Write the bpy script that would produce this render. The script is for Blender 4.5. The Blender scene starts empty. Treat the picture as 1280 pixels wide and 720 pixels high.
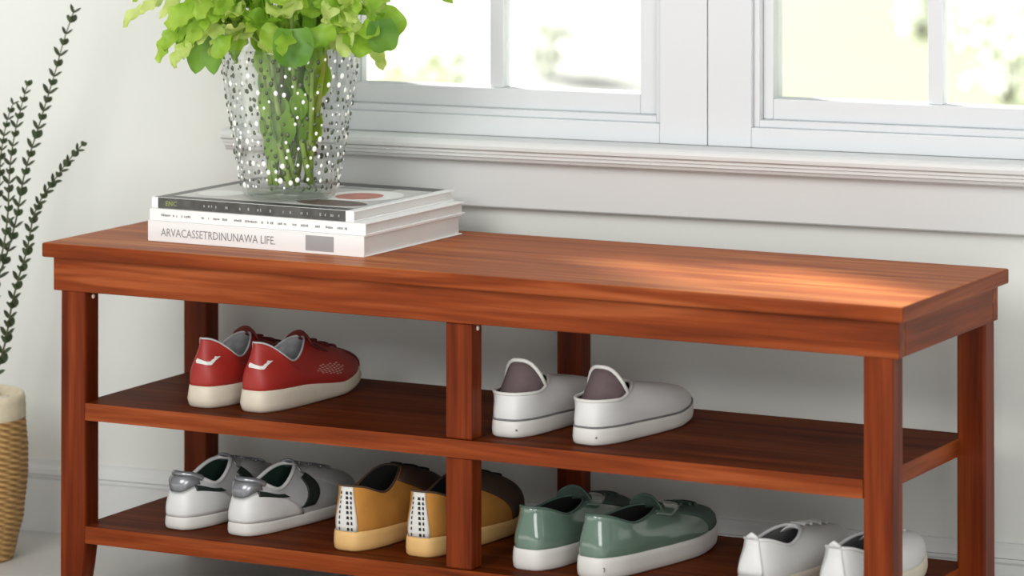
import bpy, bmesh, math, random
from mathutils import Vector, Matrix
PI = math.pi
scene = bpy.context.scene
COL = scene.collection
scene.view_settings.view_transform = 'Standard'
scene.view_settings.look = 'None'
H = 0.456                       # bench height
DEL = math.radians(4.7)         # the bench stands slightly askew to the wall
# ------------------------------------------------------------------ helpers
def b2w(x, y, z=0.0):           # bench frame -> room frame
    c, s = math.cos(-DEL), math.sin(-DEL)
    return Vector((c*x - s*y, s*x + c*y, z))
CAM = Vector((2.3854, -4.1345, 1.0973)); YAW = math.radians(22.7866); F = 4658.1; CY = -327.6
CR = Vector((math.cos(YAW), math.sin(YAW), 0)); CF = Vector((-math.sin(YAW), math.cos(YAW), 0))

def lin(r, g, b):
    f = lambda c: (c/255/12.92) if c/255 <= 0.04045 else ((c/255+0.055)/1.055)**2.4
    return (f(r), f(g), f(b), 1)

def obj(name, bm, mat=None, parent=None, smooth=False, loc=None):
    me = bpy.data.meshes.new(name)
    bmesh.ops.recalc_face_normals(bm, faces=bm.faces)
    bm.to_mesh(me); bm.free()
    if smooth:
        for p in me.polygons: p.use_smooth = True
    o = bpy.data.objects.new(name, me); COL.objects.link(o)
    mats = mat if isinstance(mat, (list, tuple)) else [mat]
    for m in mats:
        if m: me.materials.append(m)
    if parent: o.parent = parent
    if loc is not None: o.location = loc
    return o
def thing(name, label, cat, loc=(0, 0, 0), rotz=0, group=None):
    o = bpy.data.objects.new(name, None); COL.objects.link(o)
    o.empty_display_size = .05
    o.location = loc; o.rotation_euler = (0, 0, rotz)
    o['label'] = label; o['category'] = cat
    if group: o['group'] = group
    return o
def struct(o): o['kind'] = 'structure'; return o

def add_box(bm, x0, x1, y0, y1, z0, z1, bev=0, seg=2, mi=0):
    vs = [bm.verts.new((x, y, z)) for z in (z0, z1) for (x, y) in ((x0, y0), (x1, y0), (x1, y1), (x0, y1))]
    fs = [bm.faces.new([vs[i] for i in q]) for q in ((0, 3, 2, 1), (4, 5, 6, 7), (0, 1, 5, 4), (1, 2, 6, 5), (2, 3, 7, 6), (3, 0, 4, 7))]
    for f in fs: f.material_index = mi
    if bev:
        es = list({e for f in fs for e in f.edges})
        r = bmesh.ops.bevel(bm, geom=es, offset=bev, segments=seg, affect='EDGES', profile=.5)
        for f in r['faces']: f.material_index = mi
    return vs
def box(name, dims, mat, parent=None, bev=0):
    bm = bmesh.new(); add_box(bm, *dims, bev=bev); return obj(name, bm, mat, parent)
def add_grid(bm, pts, closed_u=False, closed_v=False, mi=0):
    """pts[v][u] -> quads"""
    V = [[bm.verts.new(p) for p in row] for row in pts]
    nv, nu = len(V), len(V[0])
    for j in range(nv if closed_v else nv-1):
        for i in range(nu if closed_u else nu-1):
            f = bm.faces.new((V[j][i], V[j][(i+1) % nu], V[(j+1) % nv][(i+1) % nu], V[(j+1) % nv][i]))
            f.material_index = mi
    return V
def add_tube(bm, pts, r, seg=8, closed=False, mi=0, cap=True):
    pts = [Vector(p) for p in pts]; n = len(pts)
    rad = r if isinstance(r, (list, tuple)) else [r]*n
    rows = []; up = None
    for i in range(n):
        a = pts[(i-1) % n] if (closed or i > 0) else pts[i]
        b = pts[(i+1) % n] if (closed or i < n-1) else pts[i]
        t = (b-a).normalized() if (b-a).length > 1e-9 else Vector((0, 0, 1))
        if up is None:
            up = t.orthogonal().normalized()
        up = (up - t*up.dot(t))
        up = up.normalized() if up.length > 1e-6 else t.orthogonal().normalized()
        w = t.cross(up)
        rows.append([pts[i] + (up*math.cos(2*PI*k/seg) + w*math.sin(2*PI*k/seg))*rad[i] for k in range(seg)])
    V = add_grid(bm, rows, closed_u=True, closed_v=closed, mi=mi)
    if cap and not closed:
        bm.faces.new(V[0]).material_index = mi; bm.faces.new(V[-1]).material_index = mi
def add_lathe(bm, prof, n=48, cap0=True, cap1=False, mi=0):
    rows = [[(r*math.cos(2*PI*k/n), r*math.sin(2*PI*k/n), z) for k in range(n)] for r, z in prof]
    V = add_grid(bm, rows, closed_u=True, mi=mi)
    if cap0: bm.faces.new(V[0]).material_index = mi
    if cap1: bm.faces.new(V[-1]).material_index = mi
    return V
def interp(x, xs, ys):
    if x <= xs[0]: return ys[0]
    for i in range(1, len(xs)):
        if x <= xs[i]:
            t = (x-xs[i-1])/(xs[i]-xs[i-1]); t = t*t*(3-2*t)*.5 + t*.5
            return ys[i-1] + (ys[i]-ys[i-1])*t
    return ys[-1]
def text_bm(s, size, width=None, bold=0.0):
    cu = bpy.data.curves.new('lettering', 'FONT'); cu.body = s; cu.size = size; cu.offset = bold
    cu.resolution_u = 2
    o = bpy.data.objects.new('lettering', cu); COL.objects.link(o)
    dg = bpy.context.evaluated_depsgraph_get(); dg.update()
    me = bpy.data.meshes.new_from_object(o.evaluated_get(dg))
    bm = bmesh.new(); bm.from_mesh(me)
    bpy.data.objects.remove(o); bpy.data.curves.remove(cu); bpy.data.meshes.remove(me)
    if width and bm.verts:
        xs = [v.co.x for v in bm.verts]; k = width/(max(xs)-min(xs)); m = min(xs)
        for v in bm.verts: v.co.x = (v.co.x-m)*k
    return bm
# ------------------------------------------------------------------ materials
def nodes(name):
    m = bpy.data.materials.new(name); m.use_nodes = True
    nt = m.node_tree; b = nt.nodes['Principled BSDF']
    return m, nt, b
def mat(name, col, rough=.5, var=.06, scale=30, bump=0, spec=.5, coat=0, metal=0, bscale=200, sub=0):
    m, nt, b = nodes(name)
    N = nt.nodes; Lk = nt.links
    tc = N.new('ShaderNodeTexCoord')
    nz = N.new('ShaderNodeTexNoise'); nz.inputs['Scale'].default_value = scale; nz.inputs['Detail'].default_value = 3
    Lk.new(tc.outputs['Object'], nz.inputs['Vector'])
    rp = N.new('ShaderNodeValToRGB')
    rp.color_ramp.elements[0].position = .3; rp.color_ramp.elements[1].position = .7
    rp.color_ramp.elements[0].color = tuple(c*(1-var) for c in col[:3])+(1,)
    rp.color_ramp.elements[1].color = tuple(min(1, c*(1+var)) for c in col[:3])+(1,)
    Lk.new(nz.outputs['Fac'], rp.inputs['Fac']); Lk.new(rp.outputs['Color'], b.inputs['Base Color'])
    b.inputs['Roughness'].default_value = rough
    b.inputs['Specular IOR Level'].default_value = spec
    b.inputs['Metallic'].default_value = metal
    b.inputs['Coat Weight'].default_value = coat; b.inputs['Coat Roughness'].default_value = .08
    if sub:
        b.inputs['Subsurface Weight'].default_value = sub; b.inputs['Subsurface Radius'].default_value = (.004, .004, .004)
    if bump:
        n2 = N.new('ShaderNodeTexNoise'); n2.inputs['Scale'].default_value = bscale; n2.inputs['Detail'].default_value = 2
        Lk.new(tc.outputs['Object'], n2.inputs['Vector'])
        bp = N.new('ShaderNodeBump'); bp.inputs['Strength'].default_value = bump; bp.inputs['Distance'].default_value = .002
        Lk.new(n2.outputs['Fac'], bp.inputs['Height']); Lk.new(bp.outputs['Normal'], b.inputs['Normal'])
    return m
def wood(name, axis, c0, c1, c2, rough=.42, coat=0, spec=.12):
    m, nt, b = nodes(name); N = nt.nodes; Lk = nt.links
    tc = N.new('ShaderNodeTexCoord'); mp = N.new('ShaderNodeMapping')
    sc = [38, 38, 38]; sc[axis] = 2.2
    mp.inputs['Scale'].default_value = sc
    Lk.new(tc.outputs['Object'], mp.inputs['Vector'])
    n1 = N.new('ShaderNodeTexNoise'); n1.inputs['Scale'].default_value = 1.3; n1.inputs['Detail'].default_value = 6; n1.inputs['Distortion'].default_value = .6
    Lk.new(mp.outputs['Vector'], n1.inputs['Vector'])
    rp = N.new('ShaderNodeValToRGB'); e = rp.color_ramp.elements
    e[0].position = .28; e[0].color = c0; e[1].position = .72; e[1].color = c2
    k = e.new(.5); k.color = c1
    Lk.new(n1.outputs['Fac'], rp.inputs['Fac'])
    mp2 = N.new('ShaderNodeMapping'); s2 = [240, 240, 240]; s2[axis] = 9
    mp2.inputs['Scale'].default_value = s2; Lk.new(tc.outputs['Object'], mp2.inputs['Vector'])
    n2 = N.new('ShaderNodeTexNoise'); n2.inputs['Scale'].default_value = 1; n2.inputs['Detail'].default_value = 2
    Lk.new(mp2.outputs['Vector'], n2.inputs['Vector'])
    mx = N.new('ShaderNodeMix'); mx.data_type = 'RGBA'; mx.blend_type = 'MULTIPLY'; mx.inputs[0].default_value = .35
    r2 = N.new('ShaderNodeValToRGB'); r2.color_ramp.elements[0].position = .35; r2.color_ramp.elements[0].color = (.45, .4, .38, 1)
    r2.color_ramp.elements[1].position = .6; r2.color_ramp.elements[1].color = (1, 1, 1, 1)
    Lk.new(n2.outputs['Fac'], r2.inputs['Fac'])
    Lk.new(rp.outputs['Color'], mx.inputs[6]); Lk.new(r2.outputs['Color'], mx.inputs[7])
    Lk.new(mx.outputs[2], b.inputs['Base Color'])
    b.inputs['Roughness'].default_value = rough; b.inputs['Specular IOR Level'].default_value = spec
    b.inputs['Coat Weight'].default_value = coat; b.inputs['Coat Roughness'].default_value = .2
    bp = N.new('ShaderNodeBump'); bp.inputs['Strength'].default_value = .12; bp.inputs['Distance'].default_value = .001
    Lk.new(n2.outputs['Fac'], bp.inputs['Height']); Lk.new(bp.outputs['Normal'], b.inputs['Normal'])
    return m
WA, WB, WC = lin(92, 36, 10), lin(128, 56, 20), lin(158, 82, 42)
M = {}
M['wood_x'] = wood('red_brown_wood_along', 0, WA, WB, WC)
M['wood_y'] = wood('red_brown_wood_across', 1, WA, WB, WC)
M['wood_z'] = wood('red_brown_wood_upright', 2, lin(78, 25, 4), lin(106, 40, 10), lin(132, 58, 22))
M['wood_top'] = wood('red_brown_wood_lit_top', 0, lin(132, 58, 14), lin(164, 84, 28), lin(194, 120, 56), rough=.42, coat=0, spec=.12)  # lighter copy of the bench wood, brightness of the lit top put into colour
M['wood_shelf'] = wood('red_brown_wood_shaded_shelf', 0, lin(64, 24, 4), lin(92, 38, 10), lin(114, 54, 18), rough=.5, coat=0, spec=.03)  # darker copy of the same wood, shade inside the bench painted in
M['wall'] = mat('wall_paint', lin(216, 218, 212), .7, .012, 3, bump=.03, bscale=400)
M['trim'] = mat('white_trim_paint', lin(208, 211, 213), .45, .01, 4)
M['trim_warm'] = mat('sill_paint', lin(210, 212, 210), .45, .012, 4)
M['floor'] = mat('pale_grey_floor', lin(192, 191, 186), .5, .04, 5, bump=.03)
M['white'] = mat('white_leather', lin(208, 208, 206), .42, .02, 25, bump=.08, bscale=500)
M['white_rub'] = mat('white_rubber', lin(208, 206, 200), .5, .02, 30)
M['cream'] = mat('cream_rubber', lin(206, 196, 178), .55, .04, 60, bump=.1, bscale=300)
M['red'] = mat('red_leather', lin(152, 36, 28), .5, .06, 30, bump=.1, bscale=600)
M['perf'] = mat('pale_rose_print', lin(205, 160, 150), .6, .05, 40)
M['darkred'] = mat('dark_red_fabric', lin(92, 24, 20), .7, .1, 60)
M['greylin'] = mat('grey_lining', lin(110, 110, 110), .8, .2, 90)
M['silverlin'] = mat('silver_grey_lining', lin(176, 178, 180), .6, .25, 70)
M['black'] = mat('black_fabric', lin(26, 24, 24), .8, .1, 60)
M['silver'] = mat('silver_leather', lin(142, 144, 148), .26, .12, 40, bump=.15, bscale=120, metal=.55)
M['dkgreen'] = mat('dark_green_lining', lin(20, 46, 36), .8, .3, 50)
M['stripe'] = mat('dark_green_stripe', lin(28, 38, 34), .5, .1, 50)
M['pgrey'] = mat('pale_grey_leather', lin(176, 178, 178), .45, .03, 30, bump=.08, bscale=500)
M['must'] = mat('mustard_suede', lin(182, 124, 50), .75, .08, 45, bump=.2, bscale=700)
M['tan'] = mat('tan_rubber', lin(214, 172, 110), .6, .05, 40)
M['brown'] = mat('brown_suede_and_shade', lin(72, 52, 38), .8, .1, 40, bump=.15)  # brown collar binding, and the painted shade on the mustard toes
M['sage'] = mat('sage_green_patent', lin(98, 120, 106), .14, .05, 30, coat=1)
M['sagefab'] = mat('sage_green_canvas', lin(72, 90, 80), .75, .08, 80, bump=.2)
M['plum'] = mat('plum_brown_lining', lin(92, 76, 78), .8, .08, 60)
M['paper'] = mat('white_cover_paper', lin(238, 238, 236), .4, .01, 20)
M['page'] = mat('page_edges', lin(206, 204, 200), .8, .06, 8, bump=.3, bscale=40)
M['ink'] = mat('grey_ink', lin(96, 96, 98), .6, .1, 40)
M['ink2'] = mat('soft_grey_ink', lin(140, 140, 142), .6, .1, 40)
M['greybox'] = mat('grey_print', lin(158, 158, 158), .6, .04, 40)
M['darkcov'] = mat('charcoal_print', lin(76, 76, 72), .35, .35, 60)
M['blackcov'] = mat('black_print', lin(40, 40, 42), .3, .2, 30)
M['photo'] = mat('pale_photo_print', lin(208, 206, 204), .3, .1, 14)
M['pink'] = mat('coral_print', lin(196, 120, 104), .3, .15, 40)
M['brownp'] = mat('brown_print', lin(92, 66, 56), .3, .2, 40)
M['lime'] = mat('lime_print', lin(150, 160, 80), .4, .2, 60)
M['plantleaf'] = mat('dark_olive_leaf', lin(58, 70, 40), .6, .25, 60)
M['plantstem'] = mat('brown_green_stem', lin(84, 82, 54), .7, .15, 60)
M['rim'] = mat('cream_rope', lin(222, 210, 182), .8, .06, 60, bump=.4, bscale=150)
M['pebble'] = mat('pale_pebbles', lin(206, 198, 180), .7, .15, 80)
M['screw'] = mat('pale_screw_head', lin(232, 214, 198), .35, .02, 80)

def leaf_mat(name, a, b_, trans=.5):
    m, nt, b = nodes(name); N = nt.nodes; Lk = nt.links
    tc = N.new('ShaderNodeTexCoord'); nz = N.new('ShaderNodeTexNoise'); nz.inputs['Scale'].default_value = 22; nz.inputs['Detail'].default_value = 3
    Lk.new(tc.outputs['Object'], nz.inputs['Vector'])
    rp = N.new('ShaderNodeValToRGB'); rp.color_ramp.elements[0].position = .35; rp.color_ramp.elements[1].position = .65
    rp.color_ramp.elements[0].color = a; rp.color_ramp.elements[1].color = b_
    Lk.new(nz.outputs['Fac'], rp.inputs['Fac']); Lk.new(rp.outputs['Color'], b.inputs['Base Color'])
    b.inputs['Roughness'].default_value = .45
    tr = N.new('ShaderNodeBsdfTranslucent'); Lk.new(rp.outputs['Color'], tr.inputs['Color'])
    mx = N.new('ShaderNodeMixShader'); mx.inputs[0].default_value = trans
    out = N['Material Output']
    Lk.new(b.outputs[0], mx.inputs[1]); Lk.new(tr.outputs[0], mx.inputs[2]); Lk.new(mx.outputs[0], out.inputs['Surface'])
    return m
M['leafA'] = leaf_mat('bright_lime_leaf', lin(150, 192, 52), lin(196, 222, 98))
M['leafB'] = leaf_mat('fresh_green_leaf', lin(118, 168, 40), lin(168, 206, 72))
M['leafC'] = leaf_mat('mid_green_leaf', lin(84, 132, 36), lin(120, 164, 56), .35)
M['leafD'] = leaf_mat('pale_lime_leaf', lin(190, 214, 100), lin(222, 236, 150))
M['stem'] = leaf_mat('green_stem', lin(128, 160, 64), lin(166, 192, 98), .3)

def glass_mat(name, tint, fres=1.45, gl_rough=.02):
    m = bpy.data.materials.new(name); m.use_nodes = True; nt = m.node_tree; N = nt.nodes; Lk = nt.links
    N.clear(); out = N.new('ShaderNodeOutputMaterial')
    t = N.new('ShaderNodeBsdfTransparent'); t.inputs['Color'].default_value = tint
    g = N.new('ShaderNodeBsdfGlossy'); g.inputs['Roughness'].default_value = gl_rough
    lw = N.new('ShaderNodeLayerWeight'); lw.inputs['Blend'].default_value = .5
    pw = N.new('ShaderNodeMath'); pw.operation = 'POWER'; pw.inputs[1].default_value = 3.5; Lk.new(lw.outputs['Facing'], pw.inputs[0])
    fr = N.new('ShaderNodeMath'); fr.operation = 'MULTIPLY_ADD'; fr.inputs[1].default_value = fres; fr.inputs[2].default_value = .035; Lk.new(pw.outputs[0], fr.inputs[0])
    mx = N.new('ShaderNodeMixShader')
    Lk.new(fr.outputs[0], mx.inputs[0]); Lk.new(t.outputs[0], mx.inputs[1]); Lk.new(g.outputs[0], mx.inputs[2])
    Lk.new(mx.outputs[0], out.inputs['Surface'])
    return m
M['pane'] = glass_mat('window_pane_glass', (.98, .99, .98, 1), .4)
M['glass'] = glass_mat('clear_vase_glass', (.975, .98, .975, 1), .55, .05)
M['glassbase'] = glass_mat('thick_glass_base', (.86, .89, .84, 1), .8, .05)
M['dotdark'] = mat('bead_dark_refraction', lin(74, 84, 60), .25, .3, 90)  # opaque dark colour standing in for refraction in the beads
M['dotlight'] = mat('bead_white_sparkle', lin(244, 246, 240), .2, .02, 90)  # opaque white colour painting the sparkle of the glass

def rope_mat():
    m, nt, b = nodes('woven_seagrass'); N = nt.nodes; Lk = nt.links
    tc = N.new('ShaderNodeTexCoord')
    wv = N.new('ShaderNodeTexWave'); wv.wave_type = 'BANDS'; wv.bands_direction = 'DIAGONAL'
    wv.inputs['Scale'].default_value = 55; wv.inputs['Distortion'].default_value = 2.5; wv.inputs['Detail'].default_value = 2
    mp = N.new('ShaderNodeMapping'); mp.inputs['Scale'].default_value = (.45, .45, 1.5)
    Lk.new(tc.outputs['Object'], mp.inputs['Vector']); Lk.new(mp.outputs['Vector'], wv.inputs['Vector'])
    rp = N.new('ShaderNodeValToRGB'); rp.color_ramp.elements[0].color = lin(150, 112, 62); rp.color_ramp.elements[1].color = lin(206, 166, 106)
    Lk.new(wv.outputs['Fac'], rp.inputs['Fac']); Lk.new(rp.outputs['Color'], b.inputs['Base Color'])
    b.inputs['Roughness'].default_value = .8
    bp = N.new('ShaderNodeBump'); bp.inputs['Strength'].default_value = .6; bp.inputs['Distance'].default_value = .003
    Lk.new(wv.outputs['Fac'], bp.inputs['Height']); Lk.new(bp.outputs['Normal'], b.inputs['Normal'])
    return m
M['rope'] = rope_mat()
# ------------------------------------------------------------------ room
YB, YW = .3627, .3787           # baseboard face, wall face
X0, X1 = -1.6, 2.6
struct(box('floor', (X0, X1, -5.2, YW+.16, -.05, 0), M['floor']))
HX0, HX1, HZ0, HZ1 = .19, 1.345, .560, 1.98      # opening for the pair of windows
bm = bmesh.new()
for d in ((X0, HX0, YW, YW+.15, 0, 2.7), (HX1, X1, YW, YW+.15, 0, 2.7), (HX0, HX1, YW, YW+.15, 0, HZ0), (HX0, HX1, YW, YW+.15, HZ1, 2.7)):
    add_box(bm, *d)
struct(obj('wall_back', bm, M['wall']))
def extrude_x(name, prof, x0, x1, m):
    bm = bmesh.new()
    a = [bm.verts.new((x0, y, z)) for y, z in prof]; b = [bm.verts.new((x1, y, z)) for y, z in prof]
    n = len(prof)
    for i in range(n): bm.faces.new((a[i], a[(i+1) % n], b[(i+1) % n], b[i]))
    bm.faces.new(a); bm.faces.new(b)
    return struct(obj(name, bm, m))
yb = YB
extrude_x('baseboard_back', [(YW, 0), (yb, 0), (yb, .0715), (yb+.0085, .0726), (yb+.0085, .0768), (yb+.004, .079), (yb+.006, .086), (yb+.011, .091), (yb+.012, .0955), (YW, .0965)], X0, X1, M['trim_warm'])
extrude_x('trim_1', [(YW, .5745), (.326, .5728), (.3218, .570), (.3205, .566), (.3212, .5615), (.325, .5595), (.3275, .559), (.3275, .5555), (.331, .5545), (.331, .5505), (.335, .5495), (.337, .5455), (.341, .5437), (YW, .5437)], .089, 1.46, M['trim_warm'])
extrude_x('trim_2', [(YW, .5437), (.3587, .5437), (.3587, .4835), (.3602, .4817), (YW, .4817)], .112, 1.44, M['trim_warm'])
# windows: casing, sash, muntins, panes
YC = YW-.012; YS = YW+.012; YG = YW+.030
def window(n, gx0, gx1, mx0, mx1, cx0, cx1, step_left):
    w = bpy.data.objects.new('window_%d' % n, None); COL.objects.link(w); w['kind'] = 'structure'
    w.location = ((gx0+gx1)/2, YW, .5745)
    inv = -Vector(w.location)
    def part(name, boxes, m, bev=0):
        bm = bmesh.new()
        for d in boxes: add_box(bm, *d, bev=bev)
        for v in bm.verts: v.co += inv
        return obj(name, bm, m, w)
    ztop = 1.90; gz0 = .6355; gz1 = 1.82
    sx0, sx1 = gx0-.0215, gx1+.0215          # inside edge of casing = outer edge of sash
    if not step_left: sx0, sx1 = gx0-.0355, gx1+.0355
    zc = .600
    part('window_frame', [(cx0, sx0, YC, YW+.10, .5745, ztop+.07), (sx1, cx1, YC, YW+.10, .5745, ztop+.07),
                          (sx0, sx1, YC, YW+.10, .5745, zc), (sx0, sx1, YC, YW+.10, ztop, ztop+.07)], M['trim'], .0015)
    t = .008
    part('stop_bead', [(sx0, sx0+t, YC+.010, YW+.03, zc, ztop), (sx1-t, sx1, YC+.010, YW+.03, zc, ztop),
                       (sx0+t, sx1-t, YC+.010, YW+.03, zc, zc+.009), (sx0+t, sx1-t, YC+.010, YW+.03, ztop-.009, ztop)], M['trim'], .001)
    part('sash', [(sx0+t, gx0, YS, YS+.04, zc+.009, ztop-.009), (gx1, sx1-t, YS, YS+.04, zc+.009, ztop-.009),
                  (gx0, gx1, YS, YS+.04, zc+.009, gz0), (gx0, gx1, YS, YS+.04, gz1, ztop-.009)], M['trim'], .0015)
    part('muntin', [(mx0, mx1, YS+.006, YG+.012, gz0, gz1), (gx0, mx0, YS+.006, YG+.012, 1.21, 1.229), (mx1, gx1, YS+.006, YG+.012, 1.21, 1.229)], M['trim'], .001)
    part('pane', [(gx0, gx1, YG, YG+.003, gz0, gz1)], M['pane'])
window(1, .256, .6650, .4505, .4700, .130, .7655, False)
window(2, .8468, 1.2725, 1.0500, 1.0690, .7665, 1.40, True)
# ------------------------------------------------------------------ outdoors
def ground(name, x0, x1, y0, y1, z, m):
    bm = bmesh.new(); add_grid(bm, [[(x, y, z) for x in (x0, x1)] for y in (y0, y1)])
    return struct(obj(name, bm, m))
M['lawn'] = mat('sunny_lawn', (.225, .262, .140, 1), .9, .06, .5)
M['gravel'] = mat('pale_gravel', (.275, .28, .266, 1), .9, .02, .6)
M['shrub'] = leaf_mat('hazy_shrub_leaf', (.66, .72, .52, 1), (.76, .80, .64, 1), .6)  # both shrub leaf colours whitened to paint in outdoor haze and glare
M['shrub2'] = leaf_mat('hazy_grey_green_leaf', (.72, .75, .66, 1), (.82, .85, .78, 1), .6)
ground('lawn', -30, 14, 1.2, 60, -.32, M['lawn'])
def shrub(name, label, loc, rad, hgt, m, seed, n=240):
    R = random.Random(seed); t = thing(name, label, 'shrub', loc, 0)
    bm = bmesh.new()
    for i in range(n):
        a = R.uniform(0, 2*PI); u = R.random()**.5; z = R.uniform(.12, 1)
        rr = rad*u*math.sqrt(max(.1, 1-(z-.45)**2*2.2))
        c = Vector((rr*math.cos(a), rr*math.sin(a), z*hgt))
        d = Vector((R.gauss(0, 1), R.gauss(0, 1), R.gauss(0, 1))).normalized(); e = d.orthogonal().normalized()
        s = R.uniform(.025, .05)
        f = bm.faces.new([bm.verts.new(c+q) for q in (d*s, e*s*.5, -d*s, -e*s*.5)])
    obj('foliage', bm, m, t)
    bm = bmesh.new()
    for k in range(5):
        a = 2*PI*k/5
        add_tube(bm, [(0.02*math.cos(a), .02*math.sin(a), 0), (rad*.3*math.cos(a), rad*.3*math.sin(a), hgt*.4), (rad*.5*math.cos(a), rad*.5*math.sin(a), hgt*.8)], [.008, .006, .003], 5)
    obj('stem', bm, M['plantstem'], t)
def outpt(u, v, z=-.32):
    d = CF + CR*((u-640)/F) + Vector((0, 0, 1))*((CY-v)/F)
    return CAM + d*((z-CAM.z)/d.z)
bm = bmesh.new()
bm.faces.new([bm.verts.new((q.x, q.y, -.312)) for q in (outpt(590, 190), outpt(905, 190), outpt(905, -90), outpt(300, -90), outpt(400, 20), outpt(560, 70))])
struct(obj('gravel_path', bm, M['gravel']))
def clump(u, v, label, rad, hgt, m, seed, n):
    p = outpt(u, v); shrub('shrub', label, (p.x, p.y, -.315), rad, hgt, M[m], seed, n)
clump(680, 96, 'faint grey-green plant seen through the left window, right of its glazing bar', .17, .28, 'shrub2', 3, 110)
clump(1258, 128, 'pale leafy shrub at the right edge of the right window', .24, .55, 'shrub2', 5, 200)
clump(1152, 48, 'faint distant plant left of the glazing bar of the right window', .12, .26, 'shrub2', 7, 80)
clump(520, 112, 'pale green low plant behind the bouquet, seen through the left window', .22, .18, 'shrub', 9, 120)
# ------------------------------------------------------------------ shoe bench
L, D = 1.17, .349
bench = thing('shoe_bench', 'reddish-brown wooden shoe bench with two shoe shelves and tapered feet below the window', 'bench', (0, 0, 0), -DEL)
T = .0182
def box3(name, dims, mats, bev):
    o = box(name, dims, mats, bench, bev)
    for p in o.data.polygons:
        n = p.normal
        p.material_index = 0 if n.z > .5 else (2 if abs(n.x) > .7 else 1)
    return o
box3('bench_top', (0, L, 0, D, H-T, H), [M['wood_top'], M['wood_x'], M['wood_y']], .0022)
AH = .0430; ix, iy = .0096, .0125; zA = H-T-AH
box('apron', (ix, L-ix, iy, iy+.020, zA, H-T), M['wood_x'], bench, .0012)
box('apron', (ix, L-ix, D-iy-.018, D-iy, zA, H-T), M['wood_x'], bench, .0012)
box('apron', (ix, ix+.018, iy+.020, D-iy-.018, zA, H-T), M['wood_y'], bench, .0012)
box('apron', (L-ix-.018, L-ix, iy+.020, D-iy-.018, zA, H-T), M['wood_y'], bench, .0012)
LW, LD = .0365, .0330; fy = .0150; by = D-.0125-LD
S1, S2, ST = H-.2018, H-.3578, .0218       # shelf tops and thickness
lxl = .0192; lxr = L-.018-LW; lxm = .5742
def leg(x, y, inner, ztop=zA, zbot=0.0, foot=True, dy=1):
    bm = bmesh.new()
    zs = [ztop, .078, .045, .018, 0.0] if foot else [ztop, zbot]
    tp = [0, 0, .003, .0075, .011] if foot else [0, 0]
    rows = []
    for z, k in zip(zs, tp):
        a, b = x, x+LW
        if inner > 0: b -= k
        else: a += k
        c, d = y, y+LD
        if dy > 0: d -= k*.8
        else: c += k*.8
        rows.append([(a, c, z), (b, c, z), (b, d, z), (a, d, z)])
    V = add_grid(bm, rows, closed_u=True); bm.faces.new(V[0]); bm.faces.new(V[-1])
    es = [e for e in bm.edges if abs(e.verts[0].co.z-e.verts[1].co.z) > 1e-6]
    bmesh.ops.bevel(bm, geom=es, offset=.003, segments=2, affect='EDGES', profile=.5)
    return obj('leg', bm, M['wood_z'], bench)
leg(lxl, fy, 1); leg(lxl, by, 1, dy=-1); leg(lxr, fy, -1); leg(lxr+.004, by, -1, dy=-1)
# middle posts: segments standing between apron, shelves and floor
fm = fy+.0035
for (xx, yy) in ((lxm, fm), (lxm+.006, by)):
    for z1, z0 in ((zA, S1), (S1-ST, S2), (S2-ST, 0)):
        bm = bmesh.new(); add_box(bm, xx, xx+LW-.001, yy, yy+LD-.006, z0, z1, bev=.002)
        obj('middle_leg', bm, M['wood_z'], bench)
def shelf(name, zt):
    bm = bmesh.new()
    x0, x1, y0, y1 = lxl+.028, lxr+.0075, fy+.0005, D-.0135
    nl, nr = lxl+LW+.0002, lxr-.0002; f1, b0 = fy+LD+.0002, by-.0002; nb = nr+.004
    out = [(nl, y0), (nr, y0), (nr, f1), (x1, f1), (x1, b0), (nb, b0), (nb, y1), (nl, y1), (nl, b0), (x0, b0), (x0, f1), (nl, f1)]
    a = [bm.verts.new((x, y, zt-ST)) for x, y in out]; b = [bm.verts.new((x, y, zt)) for x, y in out]
    n = len(out); bm.faces.new(a); bm.faces.new(b)
    for i in range(n): bm.faces.new((a[i], a[(i+1) % n], b[(i+1) % n], b[i]))
    e = [e for e in bm.edges if e.verts[0].co.y == y0 and e.verts[1].co.y == y0 and abs(e.verts[0].co.z-e.verts[1].co.z) < 1e-6]
    bmesh.ops.bevel(bm, geom=e, offset=.0025, segments=2, affect='EDGES', profile=.5)
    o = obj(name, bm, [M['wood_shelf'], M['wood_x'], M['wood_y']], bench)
    for p in o.data.polygons:
        n = p.normal
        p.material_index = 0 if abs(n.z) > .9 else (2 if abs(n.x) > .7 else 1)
    return o
shelf('upper_shelf', S1); shelf('lower_shelf', S2)
def screw(x, y, z):
    bm = bmesh.new()
    rows = [[(x+t, y+r*math.cos(2*PI*k/12), z+r*math.sin(2*PI*k/12)) for k in range(12)] for r, t in ((.0032, 0), (.003, .0012), (.0012, .0018))]
    V = add_grid(bm, rows, closed_u=True); bm.faces.new(V[-1])
    obj('screw_head', bm, M['screw'], bench, True)
screw(lxl+LW, fy+.019, zA-.0075); screw(lxm+LW-.001, fy+.019, zA-.0075)
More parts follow.
